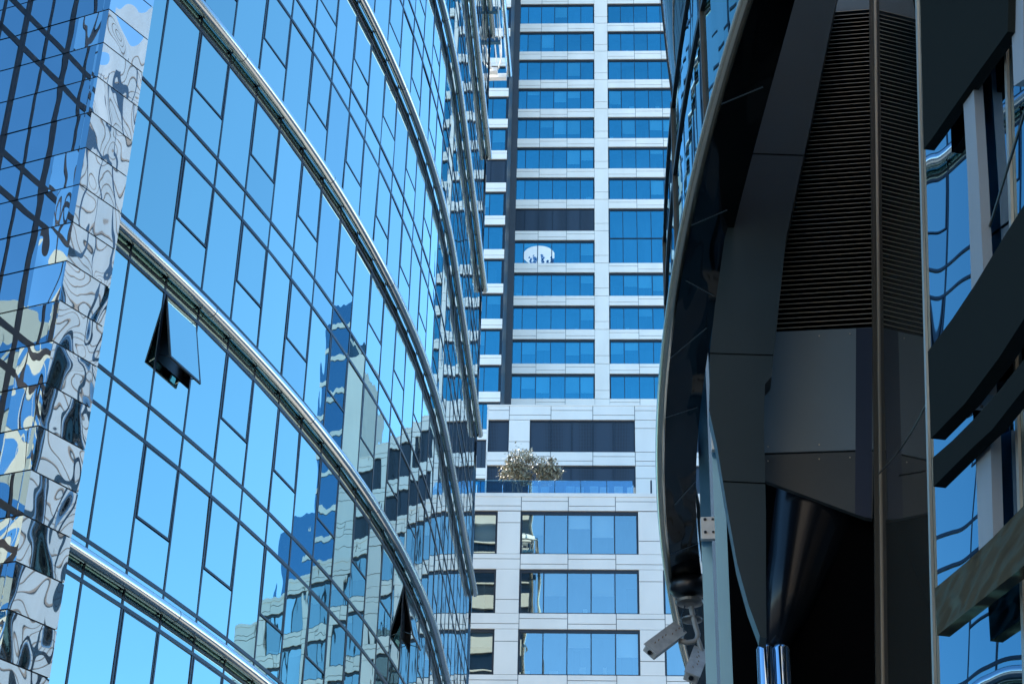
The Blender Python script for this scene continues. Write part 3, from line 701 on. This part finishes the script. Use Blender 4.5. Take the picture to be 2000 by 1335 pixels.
sl.build('louvre_slats', [M['void'], M['slat']], lv)  # slat bodies near black: their shaded undersides put into colour, lips lighter
def panel_poly(name, pxs, material, o=0.0, th=0.06):
    m = MB(); m.slab([lw(x, y, o) for x, y in pxs], ln_ * th); return m.build(name, material, RB)
panel_poly('upper_panel', [(1490, 649), (1706, 639), (1706, 877), (1488, 884)], M['grey_panel'])
panel_poly('lower_panel', [(1487, 888), (1706, 881), (1704, 1012), (1690, 1010), (1487, 935)], M['low_panel'])
m = MB(); m.slab([lw(x, y, -.006) for x, y in [(1672, 641), (1704, 640), (1702, 1011), (1690, 1009), (1670, 1003)]], ln_ * .004); m.build('edge_shade_strip', M['navy'], RB)  # navy strip standing for shade and reflection along the panel edge
for x, y in ((1500, 662), (1600, 656), (1660, 652), (1500, 872), (1600, 868), (1500, 900), (1600, 896), (1660, 893)):
    p = lw(x, y, -.004); m = MB(); m.tube([p, p - ln_ * .006], .006, 8); m.build('screw', M['bright_trim'], RB)
for (xa, ya), (xb, yb) in (((1462, 300), (1572, 304)), ((1386, 690), (1511, 694)), ((1412, 940), (1496, 944))):
    p, q = at_plane(xa, ya, 0, DPR - .004, 90), at_plane(xb, yb, 0, DPR - .004, 90); m = MB(); m.box(p, q - p, (0, .003, 0), (0, 0, .008)); m.build('pier_joint', M['void'], RB)
panel_poly('head_panel', [(1620, -60), (1706, -60), (1706, 18), (1615, 26)], M['grey_panel'])
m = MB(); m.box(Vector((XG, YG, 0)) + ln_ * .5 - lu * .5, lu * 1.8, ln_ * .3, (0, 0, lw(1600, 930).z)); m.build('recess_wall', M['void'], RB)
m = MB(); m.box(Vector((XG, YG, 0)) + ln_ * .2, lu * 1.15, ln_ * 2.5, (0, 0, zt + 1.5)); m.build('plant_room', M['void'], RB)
# inclined polished funnel and two chrome column heads below the panels
pa, pb = lw(1600, 985, 0.5), lw(1516, 1266, 0.12)
m = MB(); m.tube([pa + (pa - pb) * .1, pa, pa + (pb - pa) * .5, pb], 0.3, 40, radii=[0.50, 0.46, 0.27, 0.085]); m.build('polished_funnel', M['funnel'], RB, smooth=True)
for px, wpx in ((1497, 0.075), (1528, 0.075)):
    c = lw(px, 1290, 0.0)
    m = MB(); zt_ = lw(px, 1268).z; m.lathe((c.x, c.y), [(wpx, 0), (wpx, zt_), (wpx * .8, zt_ + .03), (wpx * .3, zt_ + .04)], 32); m.build('chrome_column', M['chrome'], RB, smooth=True)
# mirrored glass wall running towards the camera, with trims
def corner(z):
    a, b = at_plane(1707, 0, XG, YG, LAZ), at_plane(1722, 1335, XG, YG, LAZ); t = (z - b.z) / (a.z - b.z); return b + (a - b) * t
def on_plane(px, py, p, n): d = ray(px, py); return EYE + d * ((p - EYE).dot(n) / d.dot(n))
lo, hi = corner(0.0), corner(19.0)
edge_lines = [(lo, hi)]
a, b = edge_lines[0]; h = Vector((0, -1, 0)); n = (b - a).cross(h).normalized()
p, q = on_plane(1800, 0, a, n), on_plane(1836, 1335, a, n); f = lambda z: q + (p - q) * ((z - q.z) / (p.z - q.z)); c, d = f(0.0) - h * -.3, f(19.0) - h * -.3
m = MB(); m.quad(a, c, d, b); m.build('mirror_pane', M['smoke_glass'], RB)
YB, HB = 7.2, math.radians(-2.6)                    # the nearer bay: left edge, heading of its glass
def line_in(pa, pb, n_, o_): p, q = on_plane(*pa, o_, n_), on_plane(*pb, o_, n_); g_ = lambda z: q + (p - q) * ((z - q.z) / (p.z - q.z)); return g_(0.0), g_(14.0)
bay_o = Vector((0, YB, 0)); e0 = line_in((1793, 0), (1828, 1335), Vector((0, 1, 0)), bay_o)
hb = Vector((-math.sin(HB), -math.cos(HB), 0)); nb = (e0[1] - e0[0]).cross(hb).normalized()
if nb.x > 0: nb = -nb
e1 = line_in((1965, 0), (2006, 1335), nb, e0[0]); e2 = (e1[0] + hb * 3.0, e1[1] + hb * 3.0); e3 = (e2[0] + hb * 4.0, e2[1] + hb * 4.0)
for (a, b), (c, d) in ((e0, e1), (e1, e2), (e2, e3)):
    m = MB(); m.quad(a, c, d, b); m.build('mirror_pane', M['right_glass'], RB)
m = MB(); m.slab([e0[0] + Vector((.05, 0, 0)), Vector((4.4, YB, 0)), Vector((4.4, -2, 0)), e3[0] + Vector((.3, 0, 0))], e0[1] - e0[0]); m.build('bay_core', M['dark_wall'], RB)
edge_lines += [e0, e1, e2]
def bay(px, py, off): return on_plane(px, py, e0[0] + nb * off, nb)
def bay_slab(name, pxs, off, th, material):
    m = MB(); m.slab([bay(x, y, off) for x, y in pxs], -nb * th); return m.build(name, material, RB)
bay_slab('reflected_band', [(1796, -30), (1970, -30), (1968, 62), (1906, 148), (1822, 268), (1804, 292)], .09, .05, M['band'])  # solid slabs added in the shape of dark reflections in the mirror glass
bay_slab('reflected_band', [(1812, 686), (1860, 622), (1904, 556), (1956, 470), (2030, 352), (2030, 580), (2000, 622), (1950, 700), (1884, 788), (1818, 856)], .12, .06, M['band'])
bay_slab('reflected_band', [(1822, 893), (1860, 860), (1902, 818), (1950, 764), (2030, 664), (2030, 722), (1996, 764), (1938, 838), (1901, 872), (1839, 934), (1823, 950)], .13, .05, M['band'])
bay_slab('reflected_soffit', [(1826, 1148), (1886, 1098), (1940, 1048), (2030, 955), (2030, 1078), (1990, 1112), (1940, 1152), (1885, 1196), (1830, 1240)], .13, .05, M['olive_reflection'])  # added slab standing for the polished soffit's reflection
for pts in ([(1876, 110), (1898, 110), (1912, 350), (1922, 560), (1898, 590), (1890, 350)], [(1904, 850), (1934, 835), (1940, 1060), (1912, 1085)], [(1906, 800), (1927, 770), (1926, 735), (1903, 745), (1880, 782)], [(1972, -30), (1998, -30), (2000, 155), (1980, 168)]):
    bay_slab('reflected_column', pts, .06, .04, M['reflected_grey'])  # added slabs shaped like columns and a bracket reflected in the glass
for x, y in ((1914, 776), (1920, 794), (1893, 775)):
    p = bay(x, y, .07); m = MB(); m.tube([p, p + nb * .012], .007, 8); m.build('bolt', M['black'], RB)  # bolts of the reflected bracket, added as solid pieces
for k, (a, b) in enumerate(edge_lines):
    w = 0.045 if k == 0 else 0.012
    m = MB(); m.box(a - Vector((w, .02, 0)), (w, 0, 0), (0, .035, 0), b - a); m.build('glass_trim', M['olive'] if k == 0 else M['bright_trim'], RB)
a, b = edge_lines[0]
m = MB(); m.box(a - Vector((.011, .055, 0)), (0.011, 0, 0), (0, .02, 0), b - a); m.build('glass_trim', M['bright_trim'], RB)
m = MB(); m.slab([(XG + 1.0, YG + .3, 0), (XG + 14, YG + .3, 0), (XG + 14, -2, 0), (XG + 1.6, -2, 0)], (0, 0, 19.5)); m.build('core', M['dark_wall'], RB)
# bulging upper volume glimpsed above the ledge
bl = []
prof = [(1288, -90), (1295, 0), (1300, 45), (1306, 100), (1315, 165), (1323, 225), (1333, 300), (1345, 380), (1362, 500), (1386, 650), (1420, 800), (1470, 1000), (1530, 1200)]
m = MB(); NB = 24; vs = []; fs = []
DB = 30.0
pr = [at_plane(x, y, 0, DB, 90) for x, y in prof]
for p in pr:
    rr = 3.0
    for k in range(NB + 1):
        a = math.pi * (0.5 + k / NB); vs.append((p.x + rr + rr * math.cos(a), DB + rr * 1.2 * math.sin(a), p.z))
for i in range(len(pr) - 1):
    for k in range(NB): fs.append((i * (NB + 1) + k, i * (NB + 1) + k + 1, (i + 1) * (NB + 1) + k + 1, (i + 1) * (NB + 1) + k))
m.add(vs, fs); m.build('bulging_volume', M['bulge_glass'], RB, smooth=True)
lines = MB()
for k in (8, 9, 10, 11): lines.tube([Vector(vs[i * (NB + 1) + k]) for i in range(len(pr))], 0.02, 5)
lines.build('bulge_seam', M['olive'], RB)
# hanging cable in front of the mirror wall
c0 = bay(2010, 190, .22); c1 = corner(2.0) + Vector((-.1, -.06, 0)); c1 = at_plane(1716, 925, 2.7, 12.6, LAZ)
m = MB(); m.tube([c0 + (c1 - c0) * t - Vector((0, 0, .25 * math.sin(math.pi * t))) for t in [k / 16 for k in range(17)]], 0.006, 6)
tag(m.build('slack_cable', M['olive']), 'thin tan cable slung diagonally across the mirrored glass on the right', 'cable')

# ---- security cameras on curved arms under the ledge
SZ = HR - 0.04
mc = at_z(1345, 1163, SZ - .15)
MT = thing('camera_mount', 'round metal mount with two curved arms under the dark ledge, carrying both cameras', 'camera mount', mc)
dpt = mc.y
def cpn(px, py, dd=0.0): return at_plane(px, py, 0, dpt + dd, 90)
m = MB(); c = cpn(1347, 1178); m.lathe((c.x, c.y), [(0.08, c.z - .015), (0.155, c.z + .0), (0.165, c.z + .03), (0.10, c.z + .06)], 28); m.build('plate', M['mount'], MT, smooth=False)
c = cpn(1347, 1160); m = MB(); m.lathe((c.x, c.y), [(0.14, c.z - .03), (0.24, c.z + .03), (0.22, c.z + .2), (0.1, ZR + .05)], 24); m.build('dome', M['black'], MT, smooth=True)
c = cpn(1352, 1205); m = MB(); m.lathe((c.x, c.y + .1), [(0.07, c.z - .02), (0.13, c.z), (0.13, c.z + .02), (0.04, c.z + .03)], 28); m.build('lower_plate', M['mount'], MT)
a1 = [cpn(x, y) for x, y in [(1350, 1184), (1353, 1200), (1358, 1220), (1363, 1237), (1362, 1246), (1355, 1252), (1342, 1254), (1326, 1250)]]
m = MB(); m.tube(a1, 0.032, 12); m.build('curved_arm', M['arm'], MT, smooth=True)
cb = [cpn(x, y) for x, y in [(1338, 1182), (1330, 1205), (1336, 1232), (1324, 1246), (1312, 1244)]]
m = MB(); m.tube(cb, 0.008, 6); m.build('cable', M['black'], MT)
a2 = [cpn(x, y) for x, y in [(1361, 1242), (1366, 1256), (1371, 1272), (1370, 1286), (1363, 1291)]]
m = MB(); m.tube(a2, 0.03, 12); m.build('curved_arm', M['arm'], MT, smooth=True)
def cctv(label, p_front, p_back, wid, hgt, name='security_camera'):
    f, b = cpn(*p_front, -0.25), cpn(*p_back, 0.1); t = thing(name, label, 'security camera', (f + b) / 2, 'security cameras under the ledge')
    d = (b - f).normalized(); side = d.cross(Vector((0, 1, 0))).normalized(); dep = d.cross(side).normalized()
    if dep.y < 0: dep = -dep
    m = MB(); L = (b - f).length
    o = f - side * wid / 2 - dep * hgt / 2
    m.box(o, d * L, side * wid, dep * hgt); h = m.build('housing', M['cctv'], t)
    mod = h.modifiers.new('bevel', 'BEVEL'); mod.width = 0.015; mod.segments = 2
    m = MB(); m.box(o - dep * .018 - side * .01 - d * .06, d * (L + .03), side * (wid + .02), dep * .014); m.build('sunshield', M['cctv'], t)
    m = MB(); q = f - d * .004
    m.tube([q, q - d * .02], min(wid, hgt) * .2, 16); m.build('lens', M['black'], t)
    r_ = MB()
    for k in range(7):
        e = o + d * (L * (.12 + .12 * k + random.uniform(-.03, .03))) + side * (wid * random.uniform(.30, .62)) - dep * .0205
        r_.add([e, e + d * .03 + side * .008, e + d * .045 + side * .022, e + d * .01 + side * .018], [(0, 1, 2, 3)])
    r_.build('rust_mark', M['rust'], t)
    m = MB(); m.box(b - d * .16 - side * .05 + dep * hgt * .45, d * .14, side * .1, dep * .06); m.build('bracket', M['cctv'], t)
cctv('white box camera with rust marks on the left arm, pointing down left', (1270, 1272), (1326, 1230), 0.18, 0.13)
cctv('shaded grey box camera hanging lower on the right, pointing down', (1350, 1322), (1368, 1274), 0.17, 0.14)

# ================================================================== buildings out of frame that show in the glass
def banded(name, label, x0, x1, y0, y1, h, fl, wall, glass_, bay=3.0, parapet=1.2):
    t = thing(name, label, 'building', ((x0 + x1) / 2, (y0 + y1) / 2, 0))
    m = MB(); m.box((x0, y0, 0), (x1 - x0, 0, 0), (0, y1 - y0, 0), (0, 0, h)); m.build('wall', wall, t)
    z = 4.0; k = 0
    while z < h - parapet - 2.2 and k < 90:
        b = MB(); e = 0.05
        b.box((x0 - e, y0 - e, z), (x1 - x0 + 2 * e, 0, 0), (0, y1 - y0 + 2 * e, 0), (0, 0, fl * 0.5)); b.build('window_band', glass_, t)
        z += fl; k += 1
    v = MB(); x = x0
    while x < x1 + .1:
        v.box((x - .25, y0 - .15, 0), (.5, 0, 0), (0, y1 - y0 + .3, 0), (0, 0, h - parapet)); x += bay * 2
    y = y0
    while y < y1 + .1:
        v.box((x0 - .15, y - .25, 0), (x1 - x0 + .3, 0, 0), (0, .5, 0), (0, 0, h - parapet)); y += bay * 2
    v.build('wall_rib', wall, t)
    return t
banded('beige_office_block', 'beige banded office block seen only as a rippled reflection at the left edge', -9, 34, -46, -30, 58, 3.6, M['beige'], M['end_glass'])
banded('beige_tower', 'tall beige banded tower behind the viewer, mirrored in the lower left podium windows', -34, -10.5, -52, -34, 103, 3.7, M['beige'], M['dark_wall'])
t = thing('pale_side_tower', 'grey stone side tower with thin dark joints, mirrored in the rippled steel corner', 'building', (43, 27, 0))
m = MB(); m.box((36, 4, 0), (14, 0, 0), (0, 46, 0), (0, 0, 66)); m.build('wall', M['stone'], t)
for k in range(42):
    b = MB(); b.box((35.95, 3.9, 2 + 1.45 * k), (14.1, 0, 0), (0, 46.2, 0), (0, 0, .15)); b.build('joint_line', M['dark_wall'], t)
for y in (8, 14, 21, 29, 37, 44, 49):
    b = MB(); b.box((35.93, y, 2), (0.2, 0, 0), (0, 0.9, 0), (0, 0, 60)); b.build('window_slot', M['bulge_glass'], t)
t = thing('slim_far_tower', 'slim far tower with a white stone flank, mirrored in the curved glass', 'tower', (56, 136, 0))
m = MB(); m.box((48.5, 130, 0), (8.5, 0, 0), (0, 16, 0), (0, 0, 84)); m.build('stone_flank', M['panel'], t)
m = MB(); m.box((57.0, 130.2, 0), (9.5, 0, 0), (0, 15, 0), (0, 0, 92)); m.build('glass_shaft', M['sky_tower_glass'], t)
m = MB()
for k in range(24): m.box((56.95, 130.1, 4 + 3.7 * k), (9.6, 0, 0), (0, 15.2, 0), (0, 0, .5))
m.build('shaft_band', M['panel'], t)
m = MB(); m.box((66.5, 131, 0), (10, 0, 0), (0, 14, 0), (0, 0, 73)); m.build('lower_shaft', M['sky_tower_glass'], t)
